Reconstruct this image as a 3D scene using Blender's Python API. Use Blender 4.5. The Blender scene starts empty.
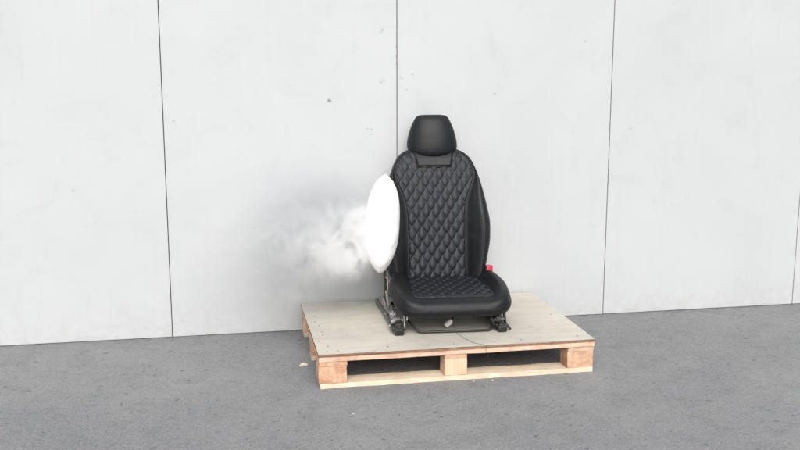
import bpy, bmesh, math, random
import numpy as np
from mathutils import Vector, Matrix
random.seed(7); rng = np.random.default_rng(7)
R = math.radians
scene = bpy.context.scene
C = scene.collection

# ------------------------------------------------------------------ camera
cd = bpy.data.cameras.new('camera'); cam = bpy.data.objects.new('camera', cd); C.objects.link(cam)
cam.location = (-0.3826, -3.8674, 1.4068)
cam.rotation_euler = (R(90 - 9.919), 0, R(-10.848))
cd.sensor_width = 36.0; cd.lens = 926.43 / 800 * 36.0
cd.clip_start = 0.05; cd.clip_end = 2000
scene.camera = cam

# ------------------------------------------------------------------ sky, sun, exposure
SUN_EL, SUN_AZ = 41.0, 186.0        # azimuth clockwise from +Y: behind the camera
w = bpy.data.worlds.new('World'); scene.world = w; w.use_nodes = True
nt = w.node_tree; nt.nodes.clear()
sky = nt.nodes.new('ShaderNodeTexSky'); sky.sky_type = 'NISHITA'; sky.sun_disc = False
sky.sun_elevation = R(SUN_EL); sky.sun_rotation = R(SUN_AZ)
sky.air_density = 1.0; sky.dust_density = 4.0; sky.ozone_density = 1.0
hs = nt.nodes.new('ShaderNodeHueSaturation'); hs.inputs['Saturation'].default_value = 0.35
bg = nt.nodes.new('ShaderNodeBackground'); bg.inputs['Strength'].default_value = 0.115
out = nt.nodes.new('ShaderNodeOutputWorld')
nt.links.new(sky.outputs[0], hs.inputs['Color']); nt.links.new(hs.outputs[0], bg.inputs['Color']); nt.links.new(bg.outputs[0], out.inputs['Surface'])
sd = bpy.data.lights.new('sun', 'SUN'); sun = bpy.data.objects.new('sun', sd); C.objects.link(sun)
sd.energy = 1.5; sd.angle = R(48); sd.color = (1.0, 0.975, 0.94)
sv = Vector((math.sin(R(SUN_AZ)) * math.cos(R(SUN_EL)), math.cos(R(SUN_AZ)) * math.cos(R(SUN_EL)), math.sin(R(SUN_EL))))
sun.rotation_euler = sv.to_track_quat('Z', 'Y').to_euler(); sun.location = sv * 20
vs = scene.view_settings; vs.view_transform = 'Standard'; vs.look = 'None'; vs.gamma = 1; vs.use_curve_mapping = False
vs.exposure = 0.60
scene.cycles.use_denoising = True
scene.cycles.volume_bounces = 6; scene.cycles.volume_step_rate = 1.0; scene.cycles.volume_max_steps = 256

# ------------------------------------------------------------------ node helpers
class NT:
    def __init__(s, name):
        s.m = bpy.data.materials.new(name); s.m.use_nodes = True; s.t = s.m.node_tree; s.t.nodes.clear()
        s.o = s.n('ShaderNodeOutputMaterial')
    def n(s, ty, **kw):
        nd = s.t.nodes.new(ty)
        for k, v in kw.items():
            if hasattr(nd, k): setattr(nd, k, v)
        return nd
    def l(s, a, b): s.t.links.new(a, b)
    def setin(s, sock, v):
        if isinstance(v, bpy.types.NodeSocket): s.l(v, sock)
        else: sock.default_value = v
    def math(s, op, a, b=0.0, clamp=False):
        nd = s.n('ShaderNodeMath', operation=op); nd.use_clamp = clamp
        s.setin(nd.inputs[0], a); s.setin(nd.inputs[1], b); return nd.outputs[0]
    def noise(s, vec, scale, detail=4, rough=0.55, dist=0.0):
        nd = s.n('ShaderNodeTexNoise'); s.l(vec, nd.inputs['Vector'])
        nd.inputs['Scale'].default_value = scale; nd.inputs['Detail'].default_value = detail
        nd.inputs['Roughness'].default_value = rough; nd.inputs['Distortion'].default_value = dist
        return nd.outputs['Fac']
    def ramp(s, fac, stops):
        nd = s.n('ShaderNodeValToRGB'); s.l(fac, nd.inputs[0]); e = nd.color_ramp.elements
        while len(e) < len(stops): e.new(0.5)
        for i, (p, c) in enumerate(stops):
            e[i].position = p; e[i].color = (c, c, c, 1) if isinstance(c, (int, float)) else (*c, 1)
        return nd.outputs[0]
    def mix(s, fac, a, b, mode='MIX'):
        nd = s.n('ShaderNodeMix', data_type='RGBA', blend_type=mode)
        s.setin(nd.inputs[0], fac)
        for sock, v in ((nd.inputs[6], a), (nd.inputs[7], b)):
            if isinstance(v, tuple) and len(v) == 3: v = (*v, 1)
            s.setin(sock, v)
        return nd.outputs[2]
    def coord(s, kind='Object', scale=None):
        c = s.n('ShaderNodeTexCoord').outputs[kind]
        if scale:
            mp = s.n('ShaderNodeMapping'); mp.inputs['Scale'].default_value = scale; s.l(c, mp.inputs[0]); c = mp.outputs[0]
        return c
    def pos(s, scale=None):
        c = s.n('ShaderNodeNewGeometry').outputs['Position']
        if scale:
            mp = s.n('ShaderNodeMapping'); mp.inputs['Scale'].default_value = scale; s.l(c, mp.inputs[0]); c = mp.outputs[0]
        return c
    def bsdf(s, color, rough=0.5, metal=0.0, spec=0.5, bump=None, bstr=0.3, bdist=0.01, **kw):
        b = s.n('ShaderNodeBsdfPrincipled')
        if isinstance(color, tuple) and len(color) == 3: color = (*color, 1)
        s.setin(b.inputs['Base Color'], color); s.setin(b.inputs['Roughness'], rough)
        s.setin(b.inputs['Metallic'], metal); s.setin(b.inputs['Specular IOR Level'], spec)
        for k, v in kw.items(): s.setin(b.inputs[k], v)
        if bump is not None:
            bp = s.n('ShaderNodeBump'); bp.inputs['Strength'].default_value = bstr; bp.inputs['Distance'].default_value = bdist
            s.l(bump, bp.inputs['Height']); s.l(bp.outputs[0], b.inputs['Normal'])
        s.l(b.outputs[0], s.o.inputs['Surface']); return s.m

# ------------------------------------------------------------------ materials
def m_asphalt():
    t = NT('asphalt'); p = t.pos()
    big = t.noise(p, 1.3, 5, 0.6, 0.4); mid = t.noise(p, 7, 5, 0.65); fine = t.noise(p, 150, 3, 0.7)
    v = t.n('ShaderNodeTexVoronoi'); t.l(p, v.inputs['Vector']); v.inputs['Scale'].default_value = 130
    vcol = t.n('ShaderNodeSeparateColor'); t.l(v.outputs['Color'], vcol.inputs[0])
    base = t.mix(t.ramp(big, [(0.3, 0.0), (0.7, 1.0)]), (0.175, 0.181, 0.188), (0.235, 0.240, 0.245))
    base = t.mix(t.math('MULTIPLY', t.ramp(mid, [(0.35, 1.0), (0.5, 0.0)]), 0.35), base, (0.12, 0.124, 0.128))
    base = t.mix(t.math('MULTIPLY', t.ramp(vcol.outputs[0], [(0.0, 0.0), (1.0, 1.0)]), 0.34), base, (0.36, 0.36, 0.36))
    base = t.mix(t.math('MULTIPLY', t.ramp(fine, [(0.36, 1.0), (0.47, 0.0)]), 0.62), base, (0.075, 0.078, 0.08))
    pit = t.noise(p, 26, 4, 0.65)
    base = t.mix(t.math('MULTIPLY', t.ramp(pit, [(0.32, 1.0), (0.38, 0.0)]), 0.7), base, (0.07, 0.072, 0.075))
    dust = t.noise(p, 3.1, 6, 0.7, 0.8)
    base = t.mix(t.math('MULTIPLY', t.ramp(dust, [(0.56, 0.0), (0.72, 1.0)]), 0.28), base, (0.31, 0.31, 0.305))
    sy = t.n('ShaderNodeSeparateXYZ'); t.l(p, sy.inputs[0])
    nw = t.n('ShaderNodeMapRange'); t.l(sy.outputs[1], nw.inputs[0]); nw.inputs[1].default_value = 0.78; nw.inputs[2].default_value = 0.93
    wall_band = t.math('MULTIPLY', t.math('POWER', nw.outputs[0], 2.0), t.ramp(t.noise(p, 11, 6, 0.75, 0.4), [(0.38, 0.0), (0.62, 1.0)]))  # patchy, darker towards the wall
    base = t.mix(t.math('MULTIPLY', wall_band, 0.55), base, (0.10, 0.095, 0.088))
    h = t.math('ADD', t.math('MULTIPLY', v.outputs['Distance'], 0.7), t.math('ADD', fine, t.math('MULTIPLY', pit, 1.5)))
    return t.bsdf(base, 0.88, bump=h, bstr=0.55, bdist=0.006, spec=0.3)

def m_panel():
    t = NT('painted_panel'); p = t.pos(); 
    big = t.noise(p, 1.1, 5, 0.6, 0.6); cl = t.noise(p, 4.5, 6, 0.68, 0.9)
    obr = t.n('ShaderNodeObjectInfo').outputs['Random']
    base = t.mix(t.ramp(big, [(0.3, 0.0), (0.72, 1.0)]), (0.455, 0.472, 0.486), (0.500, 0.515, 0.526))
    base = t.mix(t.math('MULTIPLY', t.ramp(cl, [(0.52, 0.0), (0.75, 1.0)]), 0.30), base, (0.38, 0.395, 0.41))
    base = t.mix(t.math('MULTIPLY', obr, 0.05), base, (0.39, 0.41, 0.42))
    # faint vertical run marks
    st = t.noise(t.pos((26, 26, 0.8)), 1.0, 4, 0.6)
    base = t.mix(t.math('MULTIPLY', t.ramp(st, [(0.56, 0.0), (0.75, 1.0)]), 0.13), base, (0.38, 0.38, 0.37))
    # splashed dirt low on the wall
    sx = t.n('ShaderNodeSeparateXYZ'); t.l(p, sx.inputs[0])
    low = t.n('ShaderNodeMapRange'); t.l(sx.outputs[2], low.inputs[0]); low.inputs[1].default_value = 0.0; low.inputs[2].default_value = 0.28
    low.inputs[3].default_value = 1.0; low.inputs[4].default_value = 0.0
    sp = t.noise(p, 19, 6, 0.75, 0.5)
    d = t.math('MULTIPLY', t.ramp(sp, [(0.42, 0.0), (0.68, 1.0)]), t.math('POWER', low.outputs[0], 1.6))
    base = t.mix(t.math('MULTIPLY', d, 0.4), base, (0.33, 0.32, 0.30))
    # chips and scuffs at their own places
    spots = [(0.4435, 1.575, .010), (0.4365, 1.562, .007), (0.437, 1.31, .014), (0.452, 1.32, .007), (0.515, 1.49, .006), (0.515, 1.44, .007), (0.516, 1.40, .005),
             (0.385, 1.065, .008), (0.362, 1.068, .007), (0.378, 1.04, .006), (0.165, 1.215, .011), (1.05, 1.245, .007), (0.545, 1.33, .013), (0.60, 1.35, .008), (0.57, 1.27, .009),
             (-0.62, 1.12, .010), (-1.12, .78, .012), (1.83, 1.05, .010), (2.1, .62, .008), (1.55, 1.52, .007)]
    wob = t.noise(p, 130, 3, 0.7); acc = None
    for i, (x, z, r) in enumerate(spots):
        cb = t.n('ShaderNodeCombineXYZ'); t.setin(cb.inputs[0], sx.outputs[0]); cb.inputs[1].default_value = 0; t.setin(cb.inputs[2], sx.outputs[2])
        vm = t.n('ShaderNodeVectorMath', operation='DISTANCE'); t.l(cb.outputs[0], vm.inputs[0]); vm.inputs[1].default_value = (x, 0, z)
        f = t.math('ADD', t.math('DIVIDE', vm.outputs['Value'], r), t.math('MULTIPLY', t.math('SUBTRACT', wob, 0.5), 2.6))
        f = t.math('SUBTRACT', 1.0, f, True)
        f = t.math('MULTIPLY', f, (0.75 if r < .012 else 0.5) if i not in (10,) else 2.5)
        acc = f if acc is None else t.math('MAXIMUM', acc, f)
    base = t.mix(t.math('MINIMUM', t.math('MULTIPLY', acc, 0.68), 0.8), base, (0.16, 0.155, 0.15))
    return t.bsdf(base, t.ramp(cl, [(0.3, 0.42), (0.8, 0.58)]), bump=t.noise(p, 2.2, 3, 0.5), bstr=0.25, bdist=0.012, spec=0.4)

def m_wood(name, a, b, dark, axis, rough=0.8, dirt=0.3):
    t = NT(name)
    sc = [60, 60, 60]; sc[axis] = 2.2
    c = t.coord('Object'); info = t.n('ShaderNodeObjectInfo')
    ad = t.n('ShaderNodeVectorMath', operation='ADD'); t.l(c, ad.inputs[0])
    cm = t.n('ShaderNodeCombineXYZ'); rr = t.math('MULTIPLY', info.outputs['Random'], 37.0)
    for i in range(3): t.setin(cm.inputs[i], rr)
    t.l(cm.outputs[0], ad.inputs[1])
    mp = t.n('ShaderNodeMapping'); mp.inputs['Scale'].default_value = sc; t.l(ad.outputs[0], mp.inputs[0])
    g = t.noise(mp.outputs[0], 1.0, 6, 0.62, 0.7); bl = t.noise(ad.outputs[0], 13, 5, 0.65, 0.5)
    base = t.mix(t.ramp(g, [(0.32, 0.0), (0.68, 1.0)]), a, b)
    base = t.mix(t.math('MULTIPLY', t.ramp(g, [(0.60, 0.0), (0.72, 1.0)]), 0.5), base, dark)
    base = t.mix(t.math('MULTIPLY', t.ramp(bl, [(0.48, 0.0), (0.66, 1.0)]), dirt), base, dark)
    base = t.mix(t.math('MULTIPLY', t.ramp(bl, [(0.30, 1.0), (0.44, 0.0)]), 0.6), base, (0.76, 0.68, 0.58))
    kn = t.n('ShaderNodeTexVoronoi'); t.l(ad.outputs[0], kn.inputs['Vector']); kn.inputs['Scale'].default_value = 4.2
    kf = t.ramp(t.math('ADD', kn.outputs['Distance'], t.math('MULTIPLY', bl, 0.06)), [(0.09, 1.0), (0.125, 0.0)])
    base = t.mix(t.math('MULTIPLY', kf, 0.75), base, tuple(q * 0.45 for q in dark))
    br = t.math('ADD', 0.88, t.math('MULTIPLY', info.outputs['Random'], 0.2))
    hv = t.n('ShaderNodeHueSaturation'); t.l(base, hv.inputs['Color']); t.l(br, hv.inputs['Value'])
    return t.bsdf(hv.outputs[0], rough, bump=t.math('ADD', g, t.math('MULTIPLY', bl, 0.6)), bstr=0.5, bdist=0.004, spec=0.25)

def m_ply_top():
    t = NT('plywood_face'); p = t.pos()
    g = t.noise(t.pos((3.0, 34, 34)), 1.0, 6, 0.6, 0.9); bl = t.noise(p, 3.4, 6, 0.65, 0.6); sp = t.noise(p, 30, 4, 0.65)
    base = t.mix(t.ramp(g, [(0.3, 0.0), (0.7, 1.0)]), (0.475, 0.446, 0.388), (0.555, 0.527, 0.467))
    base = t.mix(t.math('MULTIPLY', t.ramp(bl, [(0.45, 0.0), (0.72, 1.0)]), 0.6), base, (0.37, 0.345, 0.305))
    base = t.mix(t.math('MULTIPLY', t.ramp(bl, [(0.28, 1.0), (0.42, 0.0)]), 0.45), base, (0.62, 0.60, 0.55))
    base = t.mix(t.math('MULTIPLY', t.ramp(sp, [(0.285, 1.0), (0.34, 0.0)]), 0.7), base, (0.17, 0.15, 0.12))
    # one long scratch across the sheet
    sx = t.n('ShaderNodeSeparateXYZ'); t.l(p, sx.inputs[0])
    ln = t.math('ABSOLUTE', t.math('SUBTRACT', t.math('ADD', sx.outputs[1], t.math('MULTIPLY', sx.outputs[0], 0.035)), t.math('ADD', 0.172, t.math('MULTIPLY', bl, 0.02))))
    k = t.math('MULTIPLY', t.math('LESS_THAN', ln, 0.0022), t.math('GREATER_THAN', sx.outputs[0], 0.86))
    base = t.mix(t.math('MULTIPLY', k, 0.55), base, (0.30, 0.22, 0.17))
    return t.bsdf(base, 0.75, bump=t.math('ADD', g, bl), bstr=0.25, bdist=0.004, spec=0.3)

def m_ply_edge():
    t = NT('plywood_edge'); p = t.pos()
    ly = t.noise(t.pos((2.5, 2.5, 420)), 1.0, 3, 0.5); bl = t.noise(p, 26, 5, 0.7)
    base = t.mix(t.ramp(ly, [(0.4, 0.0), (0.6, 1.0)]), (0.13, 0.075, 0.05), (0.36, 0.24, 0.17))
    base = t.mix(t.ramp(bl, [(0.45, 0.0), (0.7, 0.8)]), base, (0.15, 0.075, 0.05))
    return t.bsdf(base, 0.85, bump=bl, bstr=0.6, bdist=0.004, spec=0.2)

def m_leather(name='black_leather', col=(0.0058, 0.0066, 0.0084), rough=0.47):
    t = NT(name); p = t.coord('Object')
    v = t.n('ShaderNodeTexVoronoi'); t.l(p, v.inputs['Vector']); v.inputs['Scale'].default_value = 620
    big = t.noise(p, 9, 5, 0.6, 0.3)
    r = t.math('ADD', rough - 0.07, t.math('MULTIPLY', big, 0.14))
    wk = t.noise(p, 34, 6, 0.62, 1.2); wk = t.math('ABSOLUTE', t.math('SUBTRACT', wk, 0.5))
    dst = t.ramp(t.noise(p, 22, 6, 0.7, 0.5), [(0.52, 0.0), (0.75, 1.0)])
    col = t.mix(t.math('MULTIPLY', dst, 0.25), col, (0.035, 0.035, 0.036)); r = t.math('ADD', r, t.math('MULTIPLY', dst, 0.12))
    h = t.math('ADD', t.math('MULTIPLY', v.outputs['Distance'], 0.14), t.math('ADD', t.math('MULTIPLY', big, 1.0), t.math('MULTIPLY', wk, 0.7)))
    return t.bsdf(col, r, bump=h, bstr=0.35, bdist=0.005, spec=0.33)

def m_plain(name, col, rough=0.5, metal=0.0, spec=0.5, wear=None, scale=60):
    t = NT(name); p = t.coord('Object'); nz = t.noise(p, scale, 5, 0.65, 0.3)
    c = (*col, 1)
    if wear: c = t.mix(t.ramp(nz, [(0.45, 0.0), (0.66, 1.0)]), col, wear)
    return t.bsdf(c, t.ramp(nz, [(0.3, max(rough - 0.1, 0.05)), (0.75, min(rough + 0.12, 1))]), metal, spec, bump=nz, bstr=0.2, bdist=0.002)

def m_airbag():
    t = NT('airbag_nylon'); p = t.coord('Object')
    wv = t.noise(p, 900, 2, 0.5); cr = t.noise(p, 17, 5, 0.6, 0.6)
    return t.bsdf((0.94, 0.94, 0.935), 0.72, bump=t.math('ADD', t.math('MULTIPLY', wv, 0.12), cr), bstr=0.35, bdist=0.006, spec=0.3)

M = dict(asphalt=m_asphalt(), panel=m_panel(), ply=m_ply_top(), plyedge=m_ply_edge(),
    pine_x=m_wood('raw_pine_long', (0.58, 0.48, 0.36), (0.66, 0.57, 0.45), (0.42, 0.29, 0.20), 0),
    pine_y=m_wood('raw_pine_cross', (0.55, 0.36, 0.25), (0.63, 0.45, 0.33), (0.36, 0.19, 0.12), 1),
    redpine=m_wood('pinkish_pine', (0.61, 0.41, 0.30), (0.68, 0.51, 0.40), (0.40, 0.20, 0.13), 0, dirt=0.55),
    block=m_wood('rough_sawn_block', (0.54, 0.32, 0.21), (0.64, 0.44, 0.31), (0.34, 0.15, 0.08), 2, dirt=0.65),
    paleblock=m_wood('pale_block', (0.63, 0.45, 0.31), (0.70, 0.54, 0.39), (0.45, 0.27, 0.17), 2, dirt=0.25),
    leather=m_leather(), quilt=m_leather('quilted_leather', (0.0080, 0.0100, 0.0145), 0.46), piping=m_leather('piping_leather', (0.010, 0.010, 0.011), 0.5),
    dimthread=m_plain('charcoal_thread', (0.085, 0.09, 0.10), 0.7), thread=m_plain('grey_thread', (0.125, 0.135, 0.155), 0.7), 
    steel=m_plain('zinc_steel', (0.36, 0.355, 0.345), 0.45, 0.35, 0.5, (0.17, 0.16, 0.15), 70),
    darksteel=m_plain('grey_painted_steel', (0.10, 0.10, 0.10), 0.45, 0.2, 0.5, (0.19, 0.18, 0.165), 80),
    blackmetal=m_plain('black_painted_steel', (0.012, 0.012, 0.013), 0.38, 0.0, 0.5, (0.03, 0.028, 0.026), 50),
    plastic=m_plain('black_plastic', (0.016, 0.016, 0.017), 0.5, 0.0, 0.5, (0.024, 0.024, 0.024), 120),
    red=m_plain('red_button_plastic', (0.36, 0.020, 0.045), 0.4, 0.0, 0.5, (0.32, 0.018, 0.04), 40),
    whiteplastic=m_plain('white_connector', (0.72, 0.69, 0.66), 0.5, 0.0, 0.5, (0.62, 0.57, 0.54), 60),
    beige=m_plain('beige_bracket', (0.42, 0.38, 0.335), 0.55, 0.3, 0.5, (0.28, 0.25, 0.22), 60),
    wire=m_plain('dark_wire', (0.05, 0.047, 0.045), 0.6), airbag=m_airbag(),
    chip=m_wood('splinter', (0.56, 0.49, 0.40), (0.62, 0.56, 0.48), (0.4, 0.30, 0.22), 0))

# ------------------------------------------------------------------ mesh helpers
def obj(name, verts, faces, mat, parent=None, loc=(0, 0, 0), smooth=True, rot=(0, 0, 0), mats=None, fmat=None):
    me = bpy.data.meshes.new(name); me.from_pydata([tuple(map(float, v)) for v in verts], [], [tuple(f) for f in faces]); me.update()
    bm = bmesh.new(); bm.from_mesh(me); bmesh.ops.recalc_face_normals(bm, faces=bm.faces); bm.to_mesh(me); bm.free()
    for m in (mats or [mat]): me.materials.append(m)
    if fmat is not None:
        for i, pl in enumerate(me.polygons): pl.material_index = fmat[i]
    if smooth:
        for pl in me.polygons: pl.use_smooth = True
    o = bpy.data.objects.new(name, me); C.objects.link(o); o.location = loc; o.rotation_euler = rot
    if parent: o.parent = parent
    return o
def obj_bm(name, bm, mat, parent=None, loc=(0, 0, 0), rot=(0, 0, 0), smooth=False):
    bmesh.ops.recalc_face_normals(bm, faces=bm.faces)
    me = bpy.data.meshes.new(name); bm.to_mesh(me); bm.free(); me.materials.append(mat)
    if smooth:
        for pl in me.polygons: pl.use_smooth = True
    o = bpy.data.objects.new(name, me); C.objects.link(o); o.location = loc; o.rotation_euler = rot
    if parent: o.parent = parent
    return o
def bbox(bm, lo, hi, bev=0.0, seg=2, mat=None, jit=0.0):
    lo, hi = Vector(lo), Vector(hi)
    g = bmesh.ops.create_cube(bm, size=1.0); vs_ = g['verts']
    for v in vs_:
        v.co = Vector([(lo[i] + hi[i]) / 2 + v.co[i] * (hi[i] - lo[i]) for i in range(3)])
        if jit: v.co += Vector([random.uniform(-jit, jit) for _ in range(3)])
    if bev:
        es = list({e for v in vs_ for e in v.link_edges})
        r = bmesh.ops.bevel(bm, geom=es, offset=bev, segments=seg, affect='EDGES', profile=0.5)
        vs_ = list({v for f in r['faces'] for v in f.verts} | {v for v in vs_ if v.is_valid})
    if mat is not None: bmesh.ops.transform(bm, matrix=mat, verts=vs_)
    return vs_
def box(name, lo, hi, mat, parent=None, bev=0.003, seg=2, jit=0.0, rot=(0, 0, 0), smooth=False):
    lo, hi = Vector(lo), Vector(hi); c = (lo + hi) / 2
    bm = bmesh.new(); bbox(bm, lo - c, hi - c, bev, seg, jit=jit)
    if jit:                                                     # sawn timber: uneven long edges
        d = hi - lo; ax = max(range(3), key=lambda i: d[i])
        le = [e for e in bm.edges if abs((e.verts[0].co - e.verts[1].co)[ax]) > 0.7 * d[ax]]
        bmesh.ops.subdivide_edges(bm, edges=le, cuts=18 if d[ax] > .5 else 5, use_grid_fill=True)
        for v in bm.verts:
            for i in range(3):
                if i != ax: v.co[i] += random.gauss(0, .0007)
    return obj_bm(name, bm, mat, parent, c, rot, smooth)
def cyl_bm(bm, p0, p1, r0, r1=None, n=20, caps=True):
    p0, p1 = Vector(p0), Vector(p1); r1 = r0 if r1 is None else r1; d = p1 - p0
    q = d.to_track_quat('Z', 'Y').to_matrix().to_4x4()
    bmesh.ops.create_cone(bm, cap_ends=caps, segments=n, radius1=r0, radius2=r1, depth=d.length, matrix=Matrix.Translation((p0 + p1) / 2) @ q)
def smooth_path(pts, n=8):
    pts = [np.array(p, float) for p in pts]; o = []
    for i in range(len(pts) - 1):
        p0 = pts[max(i - 1, 0)]; p1 = pts[i]; p2 = pts[i + 1]; p3 = pts[min(i + 2, len(pts) - 1)]
        for k in range(n):
            t = k / n
            o.append(0.5 * ((2 * p1) + (-p0 + p2) * t + (2 * p0 - 5 * p1 + 4 * p2 - p3) * t * t + (-p0 + 3 * p1 - 3 * p2 + p3) * t ** 3))
    o.append(pts[-1]); return o
def tube_vf(path, r, n=8, closed=False):
    P = [Vector(p) for p in path]; N = len(P); V = []; F = []; up = None
    for i in range(N):
        if closed: t = (P[(i + 1) % N] - P[i - 1])
        else: t = P[min(i + 1, N - 1)] - P[max(i - 1, 0)]
        t.normalize()
        if up is None: up = Vector((0, 0, 1)) if abs(t.z) < 0.9 else Vector((1, 0, 0))
        s = t.cross(up); s.normalize(); up = s.cross(t); up.normalize()
        for k in range(n):
            a = 2 * math.pi * k / n; V.append(P[i] + (s * math.cos(a) + up * math.sin(a)) * r)
    for i in range(N if closed else N - 1):
        j = (i + 1) % N
        for k in range(n): F.append((i * n + k, i * n + (k + 1) % n, j * n + (k + 1) % n, j * n + k))
    if not closed: F += [tuple(range(n - 1, -1, -1)), tuple(range((N - 1) * n, N * n))]
    return V, F
def tube(name, path, r, mat, parent=None, n=8, closed=False):
    return obj(name, *tube_vf(path, r, n, closed), mat, parent)
def empty(name, loc): 
    o = bpy.data.objects.new(name, None); C.objects.link(o); o.location = loc; o.empty_display_size = 0.1; return o
def tag(o, label=None, cat=None, group=None, kind=None):
    if label: o['label'] = label
    if cat: o['category'] = cat
    if group: o['group'] = group
    if kind: o['kind'] = kind
    return o
def hermite(x, xs, ys):
    xs = np.array(xs, float); ys = np.array(ys, float); x = np.atleast_1d(np.asarray(x, float))
    h = np.diff(xs); d = np.diff(ys) / h; m = np.zeros_like(ys); m[0] = d[0]; m[-1] = d[-1]
    for i in range(1, len(xs) - 1):
        m[i] = 0 if d[i - 1] * d[i] <= 0 else 2 * d[i - 1] * d[i] / (d[i - 1] + d[i])
    i = np.clip(np.searchsorted(xs, x) - 1, 0, len(h) - 1); t = np.clip((x - xs[i]) / h[i], 0, 1); H = h[i]
    return (2*t**3-3*t**2+1)*ys[i] + (t**3-2*t**2+t)*H*m[i] + (-2*t**3+3*t**2)*ys[i+1] + (t**3-t**2)*H*m[i+1]
def half_curve(cps, n=14):
    """smooth mirrored closed section from half control points (x>=0): list starting at front centre going round"""
    full = cps + [(-x, y) for x, y in cps[-2:0:-1]]
    P = np.array(full); t = (np.arange(n) / n)[None, :, None]
    p0, p1, p2, p3 = [np.roll(P, k, axis=0)[:, None, :] for k in (1, 0, -1, -2)]
    o = 0.5 * ((2 * p1) + (-p0 + p2) * t + (2 * p0 - 5 * p1 + 4 * p2 - p3) * t * t + (-p0 + 3 * p1 - 3 * p2 + p3) * t ** 3)
    return o.reshape(-1, 2)
def loft(rings, cap0=True, cap1=True):
    n = len(rings[0]); V = [p for r in rings for p in r]; F = []
    for i in range(len(rings) - 1):
        for k in range(n): F.append((i * n + k, i * n + (k + 1) % n, (i + 1) * n + (k + 1) % n, (i + 1) * n + k))
    for do, i in ((cap0, 0), (cap1, len(rings) - 1)):
        if do:
            c = np.mean(np.array(rings[i]), axis=0); V.append(tuple(c)); ci = len(V) - 1
            for k in range(n): F.append((ci, i * n + k, i * n + (k + 1) % n))
    return V, F

# ------------------------------------------------------------------ the setting
DECK = 0.156; WALL_Y = 0.925
g = obj('ground', [(-150, -150, 0), (150, -150, 0), (150, 150, 0), (-150, 150, 0)], [(0, 1, 2, 3)], M['asphalt'], smooth=False)
tag(g, 'rough grey asphalt yard in front of the white wall', 'ground', kind='structure')

wall = tag(empty('wall', (0.52, WALL_Y, 0)), 'white painted panel wall with scuffs and narrow dark vertical joints behind the pallet', 'wall')
PW, PH = 1.19, 3.6
bm = bmesh.new(); bbox(bm, (-9 * PW, 0.045, 0), (9 * PW, 0.14, PH))
obj_bm('backing', bm, m_plain('joint_backing', (0.10, 0.10, 0.10), 0.8), wall)
pm = None
for i in range(-9, 9):
    x0 = i * PW + 0.0018; x1 = (i + 1) * PW - 0.0018
    if pm is None:
        bm = bmesh.new(); bbox(bm, (0, 0, 0), (x1 - x0, 0.05, PH - 0.004), 0.0025, 2)
        p = obj_bm('panel', bm, M['panel'], wall, (x0, 0, 0.002)); pm = p
    else:
        p = pm.copy(); C.objects.link(p); p.location = (x0, 0, 0.002)
    p.parent = wall
bm = bmesh.new(); bbox(bm, (-9 * PW - 0.02, -0.03, PH), (9 * PW + 0.02, 0.17, PH + 0.05), 0.004)
obj_bm('coping', bm, m_plain('grey_flashing', (0.35, 0.36, 0.37), 0.45, 0.2), wall)

# ------------------------------------------------------------------ pallet
PL, PD = 1.27, 0.895
pal = tag(empty('pallet', (0, 0, 0)), 'wooden pallet topped with a pale plywood sheet, carrying the car seat', 'pallet')
zb0, zb1, zs1, zd1 = 0.022, 0.100, 0.122, 0.144
rows = [(0.0, 0.10), (0.40, 0.50), (0.795, 0.895)]           # blocks in depth
cols = [(0.0, 0.125), (0.563, 0.668), (1.145, 1.27)]
for y0, y1 in rows:
    box('bottom_board', (0.004, y0 - 0.001, 0), (PL - 0.003, y1, zb0), M['pine_x'], pal, 0.0025, jit=0.0012)
for ci, (x0, x1) in enumerate(cols):
    for ri, (y0, y1) in enumerate(rows):
        dx = random.uniform(-.004, .004)
        box('block', (x0 + dx, y0 + 0.003, zb0), (x1 + dx, y1 - 0.003, zb1), M['paleblock'] if ci == 1 else M['block'], pal, 0.003, jit=0.0016)
    box('stringer_board', (x0 + 0.001, 0.002, zb1), (x1 - 0.001, PD - 0.002, zs1), M['pine_y' if ci else 'block'], pal, 0.0025, jit=0.001)
for k in range(6):
    y0 = k * (PD - 0.10) / 5
    box('deck_board', (-0.001, y0 - 0.002, zs1), (PL + 0.001, y0 + 0.098, zd1), M['redpine'], pal, 0.003, jit=0.0012)
# plywood sheet with ragged front and left edge
def ragged(n, a, b): 
    v = np.cumsum(rng.normal(0, 1, n)); v = (v - np.linspace(v[0], v[-1], n)); return v / (abs(v).max() + 1e-6) * a + rng.normal(0, b, n)
nx, ny = 90, 64
rim = [(x, -0.003 + d) for x, d in zip(np.linspace(-0.004, PL + 0.004, nx), ragged(nx, .0025, .0008))]
rim += [(PL + 0.004 + d, y) for y, d in list(zip(np.linspace(0, PD + 0.003, ny), ragged(ny, .002, .0004)))[1:]]
rim += [(x, PD + 0.003) for x in np.linspace(PL + 0.004, -0.004, nx)[1:]]
rim += [(-0.004 + d, y) for y, d in list(zip(np.linspace(PD + 0.003, 0, ny), ragged(ny, .002, .0006)))[1:-1]]
N = len(rim); V = [(x, y, zd1) for x, y in rim] + [(x, y, DECK - .001) for x, y in rim]
V += [(x + (0.0012 if x < .5 else -.0012), y + (0.0012 if y < .4 else -.0012), DECK) for x, y in rim]
F = []; fm = []
for lay in (0, N):
    for k in range(N): F.append((lay + k, lay + (k + 1) % N, lay + N + (k + 1) % N, lay + N + k)); fm.append(1)
F.append(tuple(range(2 * N, 3 * N))); fm.append(0); F.append(tuple(range(N - 1, -1, -1))); fm.append(0)
obj('plywood_sheet', V, F, None, pal, smooth=False, mats=[M['ply'], M['plyedge']], fmat=fm)
nb = bmesh.new(); cyl_bm(nb, (0, 0, -.001), (0, 0, .0011), .0045, .004, 10)
nail0 = None
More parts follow.
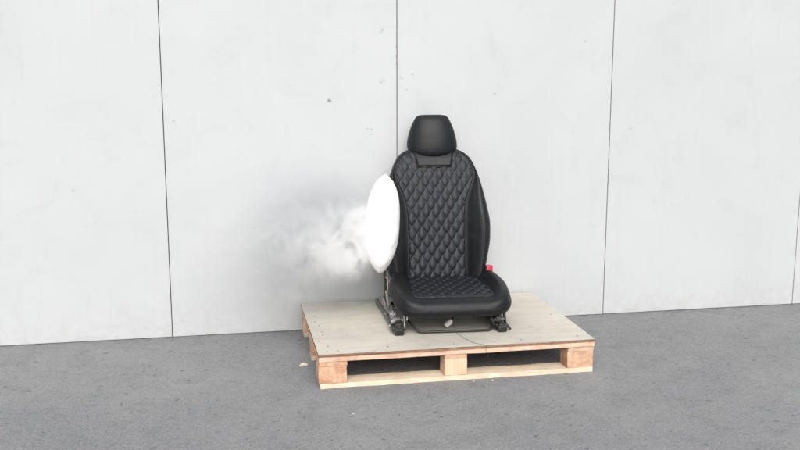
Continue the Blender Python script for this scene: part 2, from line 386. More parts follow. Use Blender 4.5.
for (x, y) in [(.045, .045), (.05, .12), (.048, .30), (.05, .45), (.045, .62), (.05, .84), (.32, .05), (.615, .045), (.62, .84), (.31, .84), (.93, .05), (1.21, .05), (1.215, .44), (1.21, .84), (.022, .2), (.03, .53)]:
    if nail0 is None: nail0 = o = obj_bm('nail', nb, M['darksteel'], pal)
    else: o = nail0.copy(); C.objects.link(o)
    o.parent = pal; o.location = (x + random.uniform(-.006, .006), y + random.uniform(-.01, .01), DECK)

# ------------------------------------------------------------------ car seat
SX, SY = 0.657, 0.45
seat = tag(empty('car_seat', (SX, SY, DECK)), 'black quilted leather car seat with headrest and burst side airbag, standing on the pallet', 'car seat')
seat.rotation_euler.z = R(-4.0)
# --- backrest
bw_z = [.10, .16, .215, .30, .378, .444, .52, .63, .686, .726, .766, .795, .812, .820]
bw_w = [.205, .225, .241, .260, .273, .275, .264, .239, .222, .207, .187, .158, .120, .064]
def b_w(z): return hermite(z, bw_z, bw_w) * 1.02
def b_xs(z): return np.minimum(hermite(z, [.10, .45, .55, .61, .65, .69, .73, .82], [.148, .150, .158, .178, .195, .206, .21, .21]), b_w(z) - hermite(z, [.1, .55, .62, .68, .82], [.04, .04, .024, .010, .007]))
def b_b(z): return hermite(z, [.10, .2, .4, .55, .65, .72, .82], [.035, .055, .062, .046, .020, .006, .0])
def b_t(z): return hermite(z, [.10, .3, .5, .7, .77, .80, .82], [.125, .13, .115, .09, .075, .055, .03])
def b_yc(z): return hermite(z, [.10, .2, .32, .45, .6, .72, .77, .80, .82], [.138, .150, .172, .198, .236, .275, .296, .318, .336])
def b_section(z, n=14):
    w_, xs, b, t, yc = [float(f(z)[0]) for f in (b_w, b_xs, b_b, b_t, b_yc)]
    d = w_ - xs; rr = .022 * min(1, t / .09)
    c = [(0, 0), (.55 * xs, .0), (.88 * xs, .0), (xs + .06 * d, -.02 * b), (xs + .32 * d, -.55 * b), (xs + .62 * d, -b), (xs + .88 * d, -.72 * b + .15 * rr), (w_, -.1 * b + rr), (w_ - .003, .55 * t), (w_ - .03, .92 * t), (.5 * w_, t), (0, t)]
    s = half_curve(c, n); s[:, 1] += yc; return s
zl = np.concatenate([np.linspace(.10, .76, 90), np.linspace(.765, .82, 26)])
secs = {}
rings = []
for z in zl:
    s = b_section(z); secs[round(float(z), 5)] = s
    rings.append([(x, y, z) for x, y in s])
back = obj('backrest', *loft(rings), M['leather'], seat)
_fc = {}
def front_row(xs_, z):
    k = int(round(float(z) * 5000))
    if k not in _fc:
        q = b_section(k / 5000, 10); m = int(np.argmax(q[:, 0])); _fc[k] = q[:m + 1]
    h = _fc[k]; return np.interp(np.abs(xs_), h[:, 0], h[:, 1])
def puff(a, b, k=.42):
    h = np.sin(np.floor(a) * 12.9898 + np.floor(b) * 78.233) * 43758.5453; h = h - np.floor(h)      # each diamond stuffed a little differently
    g_ = np.sin(np.floor(a) * 39.3 + np.floor(b) * 11.1) * 24634.6; g_ = g_ - np.floor(g_)
    return (np.abs(np.sin(np.pi * a)) ** (.8 + .4 * g_) * np.abs(np.sin(np.pi * b)) ** (1.2 - .4 * g_)) ** k * (.78 + .42 * h)
QX, QZ = .0505, .0750
z0, z1 = .125, .806
NR, NC = 230, 120
_qx = {}
def q_xmax(z):
    k = int(round(float(z) * 5000))
    if k not in _qx: _qx[k] = float(b_xs(k / 5000)[0]) - .001
    return _qx[k]
V = []; s = np.linspace(-1, 1, NC + 1)
for j in range(NR + 1):
    z = z0 + (z1 - z0) * j / NR; xm = q_xmax(z); x = s * xm
    y = front_row(x, z)
    a = x / QX + (z - .02) / QZ; b = x / QX - (z - .02) / QZ
    edge = np.minimum((1 - np.abs(s)) * xm, min(z - z0, z1 - z)) / .010
    e = np.clip(edge, 0, 1); e = e * e * (3 - 2 * e)
    off = -.003 + e * (.0045 + .0082 * puff(a, b, .5))
    for i in range(NC + 1): V.append((x[i], y[i] - off[i], z - off[i] * .25))
F = [(j * (NC + 1) + i, j * (NC + 1) + i + 1, (j + 1) * (NC + 1) + i + 1, (j + 1) * (NC + 1) + i) for j in range(NR) for i in range(NC)]
bq = obj('quilted_panel', V, F, M['quilt'], back)
# stitches along the diamond lines
def stitch_mesh(pts):
    V = []; F = []
    for p, d, nrm in pts:
        p = np.array(p); d = np.array(d); d = d / np.linalg.norm(d); nrm = np.array(nrm); sd_ = np.cross(d, nrm)
        L, W, Hh = .0023, .0008, .0007; b = len(V)
        for q in (-1, 1):
            for (u, h) in ((-1, -1), (1, -1), (.6, 1), (-.6, 1)): V.append(p + d * L * q * (1 if h < 0 else .75) + sd_ * W * u + nrm * Hh * h)
        F += [(b, b + 1, b + 2, b + 3), (b + 7, b + 6, b + 5, b + 4)] + [(b + k, b + 4 + k, b + 4 + (k + 1) % 4, b + (k + 1) % 4) for k in range(4)]
    return V, F
pts = []
step = .0060
for sg in (1, -1):
    for m in range(-22, 23):
        Lz = np.arange(z0 + .008, z1 - .012, step * QZ / math.hypot(QX, QZ))
        for z in Lz:
            x = sg * (m * QX - (z - .02) / QZ * QX)
            if abs(x) > q_xmax(z) - .008: continue
            if z > .725 and abs(x) < .10: continue
            y = front_row(np.array([x]), z)[0] - .0025
            y2 = front_row(np.array([x]), z + .004)[0] - .0025
            pts.append(((x, y, z - .0003), (-sg * QX / QZ * .004, y2 - y, .004), (0, -.97, .25)))
st = obj('stitching', *stitch_mesh(pts), M['thread'], back, smooth=False); st['kind'] = 'stuff'
# piping along the seams and the bolster seam
def seam_path(fx, za, zb_, n=60, off=.0005):
    o = []
    for z in np.linspace(za, zb_, n):
        x = fx(z); o.append((x, front_row(np.array([x]), z)[0] - off, z))
    return o
for sg in (1, -1):
    tube('piping', seam_path(lambda z: sg * (float(b_xs(z)[0]) + .0005), .12, .80), .0019, M['piping'], back, 6)
    def crest(z):
        w_ = float(b_w(z)[0]); xs = float(b_xs(z)[0]); return sg * (xs + (.60 if z < .5 else .60 - .5 * (z - .5) / .17) * (w_ - xs))
    tube('bolster_seam', seam_path(crest, .12, .66, 50, .0002), .0013, M['piping'], back, 6)
# --- collar under the headrest
V = []; nr, nc = 22, 40
for j in range(nr + 1):
    v = j / nr; z = .731 + (.806 - .731) * v; hw = .086 + .017 * v
    sc_ = np.linspace(-1, 1, nc + 1); x = sc_ * hw
    y = front_row(x, z)
    e = np.clip(np.minimum((1 - abs(sc_)) * hw, min(z - .731, .806 - z) if v < .5 else 1) / .006, 0, 1); e = e * e * (3 - 2 * e)
    off = .002 + .0100 * e
    for i in range(nc + 1): V.append((x[i], y[i] - off[i], z))
obj('collar_panel', V, [(j * (nc + 1) + i, j * (nc + 1) + i + 1, (j + 1) * (nc + 1) + i + 1, (j + 1) * (nc + 1) + i) for j in range(nr) for i in range(nc)], M['leather'], back)
cpth = [(-.103, .806), (-.096, .775), (-.0875, .737), (-.083, .731), (0, .7295), (.083, .731), (.0875, .737), (.096, .775), (.103, .806)]
cp = smooth_path([(x, front_row(np.array([x]), z)[0] - .0095, z) for x, z in cpth], 6)
tube('collar_piping', cp, .0022, M['piping'], back, 6)
# --- headrest
hz = [.768, .772, .780, .790, .806, .826, .850, .885, .915, .940, .958, .970, .979, .985, .988]
hw = [.040, .070, .098, .115, .126, .130, .1285, .121, .112, .102, .093, .086, .078, .066, .044]
hd = [.014, .026, .038, .047, .054, .057, .058, .056, .052, .046, .040, .034, .026, .018, .009]
def hyc(z): return .338 + (z - .77) * .17
rings = []
for z in np.concatenate([np.linspace(.768, .80, 14), np.linspace(.806, .95, 26), np.linspace(.955, .988, 16)]):
    W, Dp = float(hermite(z, hz, hw)[0]), float(hermite(z, hz, hd)[0]); r = []
    for k in range(72):
        a = 2 * math.pi * k / 72; ca, sa = math.cos(a), math.sin(a); ex = 2 / 2.7
        x = W * math.copysign(abs(ca) ** ex, ca); y = Dp * math.copysign(abs(sa) ** ex, sa)
        y += -.012 * (1 - (x / .12) ** 2) * (1 if sa < 0 else .3) + .010 * (x / .12) ** 2
        zz = z + .010 * (abs(x) / .118) ** 2 * (1 if z < .80 else max(0, 1 - (z - .80) / .03)) * .6
        r.append((x, hyc(z) + y, zz))
    rings.append(r)
hr = obj('headrest', *loft(rings), M['leather'], seat)
box('tag', (-.0025, -.0012, -.0018), (.0025, .0004, .0018), M['whiteplastic'], hr, .0003).location = (-.091, hyc(.82) - .044, .822)
for sx_ in (-.06, .06):
    bm = bmesh.new(); cyl_bm(bm, (sx_, .342, .74), (sx_, .350, .80), .006, n=14); obj_bm('headrest_post', bm, M['steel'], seat, smooth=True)
# --- cushion (stations along Y)
cy_ = [-.315, -.308, -.295, -.27, -.22, -.10, .05, .15, .215]
c_w = [.170, .208, .234, .259, .277, .286, .274, .258, .240]
c_t = [.128, .148, .162, .173, .179, .181, .182, .184, .184]
c_b = [.117, .104, .096, .093, .104, .136, .146, .146, .146]
c_z = [.0, .002, .006, .012, .022, .036, .043, .041, .034]
def c_sec(y, n=12):
    W, T, B, Z = [float(hermite(y, cy_, q)[0]) for q in (c_w, c_t, c_b, c_z)]
    xs = W * .64; d = W - xs; hgt = T - B
    c = [(0, T), (.6 * xs, T), (xs, T + .08 * Z - .0006), (xs + .28 * d, T + .55 * Z), (xs + .55 * d, T + .96 * Z), (xs + .82 * d, T + .88 * Z - .05 * hgt), (W - .005, T + .42 * Z - .28 * hgt), (W, B + .45 * hgt), (W - .014, B + .16 * hgt), (W - .05, B), (.5 * W, B - .002), (0, B - .002)]
    return half_curve(c, n), xs
rings = []
for y in np.concatenate([np.linspace(-.315, -.27, 22), np.linspace(-.266, .215, 70)]):
    s_, _ = c_sec(y); rings.append([(x, y, z) for x, z in s_])
cush = obj('cushion', *loft(rings), M['leather'], seat, (.017, 0, 0))
_tc = {}
def top_row(x, y):
    k = int(round(float(y) * 5000))
    if k not in _tc:
        q, _ = c_sec(k / 5000, 8); m = int(np.argmax(q[:, 0])); _tc[k] = q[:m + 1]
    h = _tc[k]; return np.interp(np.abs(x), h[:, 0], h[:, 1])
CX, CY = .0525, .083
ya, yb = -.250, .19; NR, NC = 150, 130
_cx = {}
def cx_max(y):
    k = int(round(float(y) * 5000))
    if k not in _cx: _cx[k] = float(hermite(k / 5000, [-.254, -.24, -.21, -.1, .2], [.184, .192, .195, .190, .172])[0])
    return _cx[k]
V = []; s = np.linspace(-1, 1, NC + 1)
for j in range(NR + 1):
    y = ya + (yb - ya) * j / NR; xm = cx_max(y); x = s * xm; z = top_row(x, y)
    a = x / CX + (y + .2) / CY; b = x / CX - (y + .2) / CY
    e = np.clip(np.minimum((1 - np.abs(s)) * xm, min(y - ya, yb - y)) / .010, 0, 1); e = e * e * (3 - 2 * e)
    off = -.003 + e * (.0045 + .0058 * puff(a, b, .5))
    for i in range(NC + 1): V.append((x[i], y, z[i] + off[i]))
obj('quilted_panel', V, [(j * (NC + 1) + i, j * (NC + 1) + i + 1, (j + 1) * (NC + 1) + i + 1, (j + 1) * (NC + 1) + i) for j in range(NR) for i in range(NC)], M['quilt'], cush)
pts = []
for sg in (1, -1):
    for m in range(-12, 13):
        for y in np.arange(ya + .008, yb - .01, step * CY / math.hypot(CX, CY)):
            x = sg * (m * CX - (y + .2) / CY * CX)
            if abs(x) > cx_max(y) - .008: continue
            z = top_row(np.array([x]), y)[0] + .0025
            pts.append(((x, y, z), (-sg * CX / CY * .004, .004, 0), (0, 0, 1)))
st = obj('stitching', *stitch_mesh(pts), M['dimthread'], cush, smooth=False); st['kind'] = 'stuff'
loop = [(-cx_max(y), y) for y in np.linspace(.18, -.243, 30)] + [(x, ya - .001) for x in np.linspace(-.178, .178, 24)] + [(cx_max(y), y) for y in np.linspace(-.243, .18, 30)]
tube('piping', [(x, y, top_row(np.array([x]), y)[0] + .0004) for x, y in loop], .0019, M['piping'], cush, 6)
# front roll seam
fr = []
for x in np.linspace(-.24, .24, 50):
    yy = -.272 + .06 * max(0, (abs(x) - .16) / .1) ** 2
    fr.append((x, yy, top_row(np.array([x]), yy)[0] + .0002))
tube('front_seam', fr, .0011, M['piping'], cush, 6)

# --- seat pan, rails and brackets
bm = bmesh.new(); bbox(bm, (-.205, -.10, .130), (.205, .20, .156), .008); obj_bm('seat_pan', bm, M['blackmetal'], seat)
def plate(name, poly, x0, x1, mat, parent, holes=()):
    """a pressed plate: outline in (y, z), thickness along x, with raised rims round its holes"""
    bm = bmesh.new(); a = [bm.verts.new((x0, y, z)) for y, z in poly]; f = bm.faces.new(a)
    r = bmesh.ops.extrude_face_region(bm, geom=[f]); bmesh.ops.translate(bm, vec=(x1 - x0, 0, 0), verts=[v for v in r['geom'] if isinstance(v, bmesh.types.BMVert)])
    bmesh.ops.bevel(bm, geom=list(bm.edges), offset=.0012, segments=1, affect='EDGES')
    o = obj_bm(name, bm, mat, parent)
    for (y, z, r_) in holes:
        b2 = bmesh.new(); xo = x0 if abs(x0) > abs(x1) else x1; sg = math.copysign(1, xo)
        cyl_bm(b2, (xo - sg * .001, y, z), (xo + sg * .004, y, z), r_, r_ * .92, 14); cyl_bm(b2, (xo + sg * .003, y, z), (xo + sg * .007, y, z), r_ * .55, r_ * .5, 6)
        obj_bm('bolt', b2, M['steel'], o, smooth=False)
    return o
def swing(o, piv, ang):
    m = Matrix.Translation(piv) @ Matrix.Rotation(ang, 4, 'Z') @ Matrix.Translation(-Vector(piv)); o.matrix_local = m @ o.matrix_local
for sg in (-1, 1):
    xr = .245 * sg; before = set(bpy.data.objects)
    # lower rail: open channel
    bm = bmesh.new()
    bbox(bm, (xr - .021, -.205, .010), (xr + .021, .335, .014), .001, 1)
    bbox(bm, (xr - .0225, -.205, .010), (xr - .019, .335, .032), .001, 1); bbox(bm, (xr + .019, -.205, .010), (xr + .0225, .335, .032), .001, 1)
    bbox(bm, (xr - .020, -.203, .0295), (xr - .011, .333, .033), .001, 1); bbox(bm, (xr + .011, -.203, .0295), (xr + .020, .333, .033), .001, 1)
    obj_bm('lower_rail', bm, M['darksteel'], seat)
    bm = bmesh.new(); bbox(bm, (xr - .010, -.195, .016), (xr + .010, .30, .050), .002, 1)
    bbox(bm, (xr - .0135, -.15, .046), (xr + .0135, .28, .0535), .001, 1)
    for k in range(9): bbox(bm, (xr - .0145, -.14 + k * .045, .050), (xr + .0145, -.122 + k * .045, .0575), .001, 1)
    obj_bm('upper_rail', bm, M['steel'], seat)
    # feet
    bm = bmesh.new(); bbox(bm, (xr - .024, -.255, 0), (xr + .022, -.195, .034), .008, 3); bbox(bm, (xr - .018, -.250, .018), (xr + .010, -.20, .058 if sg < 0 else .044), .007, 3)
    cyl_bm(bm, (xr - .028, -.222, .026), (xr + .028, -.222, .026), .0115, n=16)
    obj_bm('front_foot', bm, M['blackmetal'], seat)
    bm = bmesh.new(); bbox(bm, (xr - .020, .275, 0), (xr + .020, .33, .011), .002, 1); bbox(bm, (xr - .014, .30, .008), (xr + .014, .34, .030), .003, 1)
    obj_bm('rear_foot', bm, M['darksteel'], seat)
    for o in set(bpy.data.objects) - before: swing(o, (xr, -.2, 0), R(3.6))
    # side bracket between rail and cushion
    plate('side_bracket', [(-.175, .045), (-.135, .044), (-.105, .052), (.20, .046), (.25, .075), (.235, .135), (.185, .15), (.175, .10), (.10, .070), (-.08, .070), (-.105, .112), (-.165, .094)], xr + sg * .004, xr + sg * .0085, M['darksteel'], seat,
          [(-.145, .075, .011), (-.03, .060, .006), (.10, .060, .006), (.20, .085, .012)])
    # front height link
    bm = bmesh.new(); p0 = Vector((xr + sg * .012, -.165, .040)); p1 = Vector((xr + sg * .010, -.12, .098))
    cyl_bm(bm, p0 - Vector((.007, 0, 0)), p0 + Vector((.007, 0, 0)), .014, n=18); cyl_bm(bm, p1 - Vector((.007, 0, 0)), p1 + Vector((.007, 0, 0)), .012, n=18)
    cyl_bm(bm, p0, p1, .0075, n=8)
    obj_bm('height_link', bm, M['blackmetal'], seat)
    # recliner arm with its round hinge
    plate('recliner_arm', [(.125, .10), (.20, .085), (.245, .12), (.262, .20), (.285, .30), (.262, .315), (.235, .25), (.20, .195), (.15, .175), (.125, .14)], xr - sg * .001, xr + sg * .005, M['steel'], seat, [(.245, .235, .008), (.268, .292, .008)])
    bm = bmesh.new(); cyl_bm(bm, (xr - sg * .004, .185, .138), (xr + sg * .014, .185, .138), .036, .034, 28); cyl_bm(bm, (xr + sg * .012, .185, .138), (xr + sg * .020, .185, .138), .015, .013, 16)
    obj_bm('recliner_hinge', bm, M['darksteel'], seat)
    # coil spring at the hinge
    sp = [(xr + sg * .017 + sg * .0005 * k / 10, .185 + (.016 + .00018 * k) * math.cos(k * .5), .138 + (.016 + .00018 * k) * math.sin(k * .5)) for k in range(70)]
    tube('spring', sp, .0018, M['steel'], seat, 6)
# outer left hardware: motor housing, beige bracket, harness
xr = -.245
bm = bmesh.new(); bbox(bm, (xr - .030, .06, .050), (xr - .006, .15, .078), .005, 2); bbox(bm, (xr - .026, .15, .054), (xr - .008, .185, .070), .004, 2); obj_bm('base_bracket', bm, M['beige'], seat)
bm = bmesh.new(); cyl_bm(bm, (xr - .018, -.02, .060), (xr - .018, .055, .062), .0125, .0125, 18); cyl_bm(bm, (xr - .018, -.05, .060), (xr - .018, -.02, .060), .009, .011, 18); obj_bm('adjuster_motor', bm, M['darksteel'], seat, smooth=False)
bm = bmesh.new(); bbox(bm, (xr - .024, -.135, .040), (xr - .006, -.06, .060), .004, 2); bbox(bm, (xr - .028, -.115, .056), (xr - .010, -.085, .074), .004, 2); obj_bm('rail_latch', bm, M['steel'], seat)
plate('release_lever', [(-.19, .050), (-.17, .048), (-.12, .070), (-.10, .100), (-.112, .104), (-.135, .080), (-.18, .066)], xr + .022, xr + .030, M['steel'], seat, [(-.172, .057, .006)])
for k, pth in enumerate([[(xr + .005, .24, .30), (xr - .012, .225, .24), (xr - .022, .20, .19), (xr - .020, .17, .13), (xr - .024, .14, .085), (xr - .022, .06, .078), (xr - .012, -.04, .085), (xr + .01, -.09, .10)],
                         [(xr + .002, .245, .29), (xr - .004, .215, .22), (xr - .016, .18, .17), (xr - .026, .13, .10), (xr - .026, .02, .066), (xr - .010, -.10, .084), (xr + .03, -.13, .098)],
                         [(xr - .01, .17, .20), (xr - .026, .16, .16), (xr - .018, .12, .12), (xr - .010, .05, .115)]]):
    tube('harness', smooth_path(pth, 8), [.0042, .0026, .0034][k], M['plastic'] if k != 1 else M['wire'], seat, 8)
bm = bmesh.new(); bbox(bm, (xr - .026, .148, .158), (xr - .006, .178, .200), .004, 2); bbox(bm, (xr - .022, .15, .198), (xr - .010, .172, .216), .003, 2); obj_bm('connector', bm, M['plastic'], seat)
plate('slide_lock', [(-.17, .036), (-.02, .034), (.0, .060), (-.04, .078), (-.07, .064), (-.10, .088), (-.14, .092), (-.165, .070)], xr - .020, xr - .013, M['steel'], seat, [(-.125, .070, .008), (-.035, .056, .007)])
bm = bmesh.new(); cyl_bm(bm, (xr - .024, -.185, .062), (xr + .012, -.185, .062), .013, .013, 18); cyl_bm(bm, (xr - .030, -.185, .062), (xr - .022, -.185, .062), .006, .006, 6); obj_bm('pivot_pin', bm, M['darksteel'], seat)
plate('riser_plate', [(.02, .050), (.10, .050), (.135, .085), (.13, .150), (.155, .215), (.14, .225), (.115, .17), (.095, .115), (.05, .095)], xr - .016, xr - .011, M['beige'], seat, [(.06, .070, .008), (.112, .12, .008), (.135, .19, .006)])
bm = bmesh.new(); cyl_bm(bm, (xr - .020, -.09, .072), (xr - .012, -.09, .072), .030, .030, 26)
for k in range(13):
    a_ = 2 * math.pi * k / 13; c_ = Vector((xr - .016, -.09 + .031 * math.cos(a_), .072 + .031 * math.sin(a_))); bbox(bm, c_ - Vector((.004, .0035, .0035)), c_ + Vector((.004, .0035, .0035)))
cyl_bm(bm, (xr - .030, -.09, .072), (xr - .019, -.09, .072), .010, .009, 12); obj_bm('gear_sector', bm, M['darksteel'], seat)
plate('front_bracket', [(-.225, .030), (-.19, .028), (-.165, .060), (-.15, .105), (-.185, .108), (-.215, .085)], xr + .026, xr + .034, M['steel'], seat, [(-.195, .060, .007), (-.175, .09, .006)])
plate('outer_flange', [(-.21, .012), (.22, .012), (.22, .024), (.10, .030), (.02, .046), (-.05, .030), (-.15, .034), (-.20, .046)], xr - .034, xr - .029, M['darksteel'], seat, [(-.17, .026, .006), (.02, .034, .006)])
bm = bmesh.new(); bbox(bm, (xr - .030, -.20, .044), (xr - .008, -.155, .060), .003, 2); bbox(bm, (xr - .034, .19, .040), (xr - .006, .24, .070), .004, 2, mat=Matrix.Identity(4)); bbox(bm, (xr - .024, -.16, .046), (xr - .014, .20, .052), .002, 1)
obj_bm('link_rod', bm, M['steel'], seat)
tube('return_spring', [(xr - .022 + .0065 * math.sin(k * .75), -.02 + .10 * k / 120, .082 + .05 * k / 120 + .0065 * math.cos(k * .75)) for k in range(121)], .0016, M['steel'], seat, 5)
# white link at the front left
plate('white_clip', [(-.21, .066), (-.20, .058), (-.185, .070), (-.182, .092), (-.195, .096), (-.206, .084)], -.205, -.198, M['whiteplastic'], seat)
# adjuster bar
bar = smooth_path([(-.205, -.12, .075), (-.200, -.17, .060), (-.165, -.215, .024), (-.145, -.228, .012), (-.128, -.232, .0085), (-.10, -.232, .008), (.05, -.234, .008), (.165, -.235, .009), (.190, -.232, .013), (.215, -.205, .032), (.222, -.16, .055)], 7)
tube('adjuster_bar', bar, .0055, M['blackmetal'], seat, 10)
# right front hardware
xr = .245
bm = bmesh.new()
cyl_bm(bm, (xr - .052, -.15, .100), (xr - .030, -.215, .022), .0085, .0075, 10)
obj_bm('front_link', bm, M['blackmetal'], seat, smooth=True)
bm = bmesh.new()
cyl_bm(bm, (xr + .022, -.17, .105), (xr + .026, -.20, .030), .008, .007, 10); cyl_bm(bm, (xr + .026, -.20, .030), (xr + .044, -.235, .010), .0065, .0055, 10)
obj_bm('front_link', bm, M['blackmetal'], seat, smooth=True)
bm = bmesh.new(); cyl_bm(bm, (xr - .030, -.19, .045), (xr + .026, -.19, .048), .010, .010, 16); bbox(bm, (xr - .018, -.205, .034), (xr + .004, -.17, .062), .004, 2); obj_bm('cross_pin', bm, M['darksteel'], seat)
# white plug hanging under the cushion
pl = empty('wire_plug', (0, 0, 0)); bpy.data.objects.remove(pl)
bm = bmesh.new(); bbox(bm, (-.011, -.009, -.017), (.011, .009, .017), .003, 2); bbox(bm, (-.008, -.007, .015), (.008, .007, .026), .002, 1)
plug = obj_bm('plug', bm, M['whiteplastic'], seat, (.0, -.175, .030), (R(25), R(42), R(10)))
tube('plug_lead', smooth_path([(.016, -.175, .046), (.028, -.165, .060), (.03, -.14, .090), (.02, -.11, .112)], 8), .003, M['plastic'], seat, 8)
bm = bmesh.new(); bbox(bm, (-.02, -.12, .108), (.055, -.07, .134), .004, 2); obj_bm('sensor_box', bm, M['plastic'], seat)
bm = bmesh.new(); cyl_bm(bm, (-.24, .13, .056), (.24, .13, .056), .011, n=18); obj_bm('cross_tube', bm, M['blackmetal'], seat, smooth=True)

# --- buckle
bm = bmesh.new(); bbox(bm, (-.019, -.013, -.060), (.019, .013, .034), .006, 3); bk = obj_bm('buckle', bm, M['plastic'], seat, (.252, .105, .208), (R(-12), R(8), R(8)), smooth=False)
bm = bmesh.new(); bbox(bm, (-.0165, -.0175, -.004), (.0175, .006, .0385), .008, 4); obj_bm('release_button', bm, M['red'], bk, smooth=True)
bm = bmesh.new(); bbox(bm, (-.008, -.003, -.15), (.008, .003, -.055), .002, 1); obj_bm('stalk', bm, M['plastic'], bk)
# --- side airbag: a pillow standing fore-and-aft beside the left bolster
AH, AD, AT = .240, .150, .084
V = []; nu, nv = 96, 60; F = []
def bag(th, r, side):
    cz, cy0 = math.sin(th), math.cos(th)
    sq = .55                                                     # squarish outline: upright front edge, pointed ends come from the thickness
    py = AD * math.copysign(abs(cy0) ** sq, cy0); pz = AH * math.copysign(abs(cz) ** .70, cz)
    wr = 1 + .016 * math.sin(9 * th + 1.3) * r ** 6 + .010 * math.sin(23 * th) * r ** 10
    y, z = py * r * wr, pz * r * wr
    ze = min(1, abs(z / (AH * 1.012)))
    ext = AD * max(1e-4, 1 - ze ** (2 / .70)) ** (.5 * sq)
    eta = min(1, abs(y) / ext) if r < .999 else 1
    tk = AT * (1 - ze ** (2.6 if z > 0 else 2.4)) ** (.66 if z > 0 else .72) * (1 - eta ** 3) ** .5
    tk *= 1 + .05 * math.sin(11 * th + 2 * side) * r ** 2 + .035 * math.sin(27 * th + side) * r ** 4
    return (side * tk + .012 * (z / AH), y * (1 - .30 * ze ** 3), z)
for side in (1, -1):
    b0 = len(V)
    for j in range(nv + 1):
        r = math.sin(math.pi / 2 * (j / nv)) if j else 0
        for i in range(nu): V.append(bag(2 * math.pi * i / nu, max(r, 1e-4), side))
    for j in range(nv):
        for i in range(nu): F.append((b0 + j * nu + i, b0 + j * nu + (i + 1) % nu, b0 + (j + 1) * nu + (i + 1) % nu, b0 + (j + 1) * nu + i))
    F.append(tuple(b0 + i for i in range(nu)))
bagc = (-.287, .085, .470)
ab = obj('airbag', V, F, M['airbag'], seat, bagc, rot=(R(-8), 0, R(-6)))
me = ab.data; b2 = bmesh.new(); b2.from_mesh(me); bmesh.ops.remove_doubles(b2, verts=b2.verts, dist=.0006); bmesh.ops.recalc_face_normals(b2, faces=b2.faces); b2.to_mesh(me); b2.free()
ab['label'] = 'white inflated side airbag burst from the left bolster'
hem = [bag(2 * math.pi * i / nu, 1.0, 1) for i in range(nu)]
hv = [(x * 1, y, z) for x, y, z in hem]; ho = [(x, y * 1.02, z * 1.004) for x, y, z in hem]
V = [(x - .001, y, z) for x, y, z in hv] + [(x - .001, y, z) for x, y, z in ho] + [(x + .001, y, z) for x, y, z in ho] + [(x + .001, y, z) for x, y, z in hv]
F = []
for a_ in range(4):
    for i in range(nu): F.append((a_ * nu + i, a_ * nu + (i + 1) % nu, ((a_ + 1) % 4) * nu + (i + 1) % nu, ((a_ + 1) % 4) * nu + i))
obj('hem', V, F, M['airbag'], ab)
for (x, y, z, rx) in ((.047, -.05, .204, 32), (.020, -.02, .236, 6)):
    bm = bmesh.new(); bbox(bm, (-.009, -.008, -.014), (.007, .008, .008), .005, 3); obj_bm('fabric_ear', bm, M['airbag'], ab, (x, y, z), (R(10), R(rx), 0), smooth=True)

# ------------------------------------------------------------------ loose things
wp = [(.662, .30, DECK + .095), (.664, .25, DECK + .030), (.667, .222, DECK + .0155), (.671, .19, DECK + .003), (.683, .13, DECK + .0011), (.703, .055, DECK + .0011), (.735, .012, DECK + .0013), (.744, .0, DECK + .0013), (.749, -.0065, DECK - .004), (.752, -.0075, DECK - .02), (.758, -.006, .118), (.772, .02, .085), (.80, .06, .05), (.84, .085, .026), (.90, .09, .0235), (1.0, .085, .0235)]
wr = tube('trigger_wire', smooth_path(wp, 8), .0008, M['wire'], None, 6)
tag(wr, 'thin dark wire running from under the seat over the front edge of the pallet', 'wire')
def chip(name, loc, L, W, H, rz, seed, mat='chip'):
    random.seed(seed); V = []; n = 7
    for i in range(n):
        t = i / (n - 1) * 2 - 1; k = (1 - abs(t) ** 2.2) * .8 + .2
        yo = random.uniform(-.2, .2) * W; zo = (1 - t * t) * H * .25
        for (a, b) in ((-1, 0), (1, 0), (.6, 1), (-.7, 1)): V.append((t * L / 2 + random.uniform(-.06, .06) * L, yo + a * W / 2 * k, zo + b * H * k))
    F = [(4 * i + k, 4 * i + (k + 1) % 4, 4 * i + 4 + (k + 1) % 4, 4 * i + 4 + k) for i in range(n - 1) for k in range(4)] + [(3, 2, 1, 0), tuple(range(4 * n - 4, 4 * n))]
    return obj(name, V, F, M[mat], None, loc, smooth=False, rot=(0, 0, rz))
tag(chip('wood_chip', (-.040, .335, .0), .042, .014, .012, .1, 3), 'curled pale wood chip on the asphalt against the smoky end of the pallet', 'wood chip')
for i, (x, y, L, a) in enumerate([(.69, -.03, .010, .6), (.775, -.035, .009, 1.9), (.105, -.315, .008, .2)]):
    tag(chip('wood_splinter', (x, y, 0), L, .006, .004, a, 20 + i), 'tiny pale splinter lying on the asphalt in front of the pallet', 'splinter', 'splinters scattered in front of the pallet')

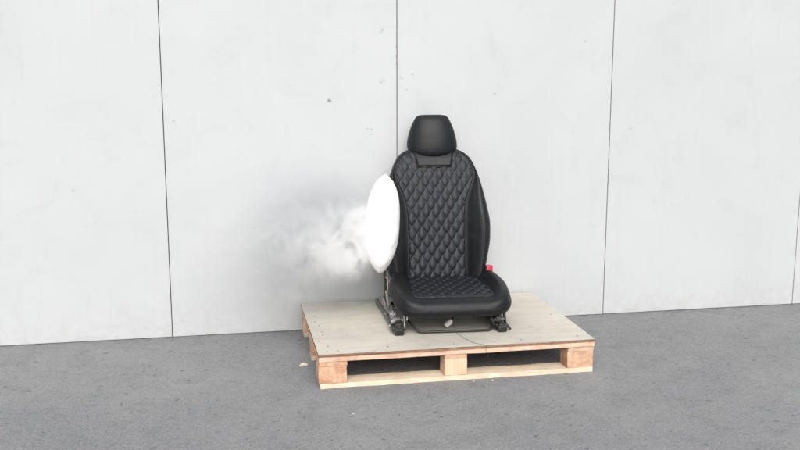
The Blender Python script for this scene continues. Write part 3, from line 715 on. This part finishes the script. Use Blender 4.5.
# ------------------------------------------------------------------ smoke from the airbag
bm = bmesh.new(); bmesh.ops.create_icosphere(bm, subdivisions=4, radius=1.0)
t = NT('airbag_smoke')
smo = obj_bm('smoke', bm, t.m, None, (-.13, .52, .62)); smo.scale = (.66, .385, .50)
tag(smo, 'drifting white smoke cloud trailing from the airbag in front of the wall', 'smoke', kind='stuff')
p = t.pos(); oc = t.coord('Object')
ln = t.n('ShaderNodeVectorMath', operation='LENGTH'); t.l(oc, ln.inputs[0])
fall = t.ramp(ln.outputs['Value'], [(0.35, 1.0), (1.0, 0.0)])
broad = t.noise(p, 2.6, 3, 0.5, 0.6); wisp = t.noise(p, 8.2, 7, 0.58, 1.2)
shade_haze = None  # grey share of the smoke: its shadow on the wall, put into the colour
for (x, y, z, r, k) in [(.20, .62, .80, .20, 2.1), (.13, .62, .60, .22, 1.8), (-.05, .62, .70, .24, 1.1), (-.05, .62, .42, .22, 0.9)]:
    vm = t.n('ShaderNodeVectorMath', operation='DISTANCE'); t.l(p, vm.inputs[0]); vm.inputs[1].default_value = (x, y, z)
    q = t.math('DIVIDE', vm.outputs['Value'], r); gss = t.math('POWER', 2.718, t.math('MULTIPLY', t.math('MULTIPLY', q, q), -1.0))
    gss = t.math('MULTIPLY', gss, k); shade_haze = gss if shade_haze is None else t.math('ADD', shade_haze, gss)
shade_haze = t.math('MULTIPLY', t.math('MULTIPLY', shade_haze, fall), t.ramp(broad, [(0.30, 0.35), (0.65, 1.0)]))
veil = t.math('MULTIPLY', t.math('MULTIPLY', fall, t.ramp(broad, [(0.30, 0.2), (0.7, 1.0)])), 0.6)
dens = None
blobs = [(.265, .50, .500, .060, 110), (.20, .50, .475, .07, 95), (.13, .50, .480, .075, 48), (.04, .50, .52, .11, 9), (.265, .52, .66, .055, 60), (.20, .53, .63, .08, 26), (.12, .54, .58, .11, 14), (-.06, .55, .56, .16, 2.4), (-.24, .55, .55, .20, 0.6), (.27, .52, .58, .06, 40), (-.03, .72, .22, .14, 9)]
for (x, y, z, r, k) in blobs:
    vm = t.n('ShaderNodeVectorMath', operation='DISTANCE'); t.l(p, vm.inputs[0]); vm.inputs[1].default_value = (x, y, z)
    q = t.math('DIVIDE', vm.outputs['Value'], r); gss = t.math('POWER', 2.718, t.math('MULTIPLY', t.math('MULTIPLY', q, q), -1.0))
    d_ = t.math('MULTIPLY', t.math('MULTIPLY', gss, t.ramp(wisp, [(0.41, 0.0), (0.62, 1.0)])), k * 1.6)
    dens = d_ if dens is None else t.math('ADD', dens, d_)
dens = t.math('ADD', t.math('MULTIPLY', dens, fall), veil)
frac = t.math('DIVIDE', dens, t.math('ADD', t.math('ADD', dens, shade_haze), 0.001))
scol = t.mix(frac, (0.40, 0.43, 0.46), (0.992, 0.993, 0.994))  # grey stands in for smoke shade, near-white for the wisps
dens = t.math('ADD', dens, shade_haze)
pv = t.n('ShaderNodeVolumePrincipled'); t.l(scol, pv.inputs['Color']); pv.inputs['Anisotropy'].default_value = 0.0
t.l(dens, pv.inputs['Density']); t.l(pv.outputs[0], t.o.inputs['Volume'])
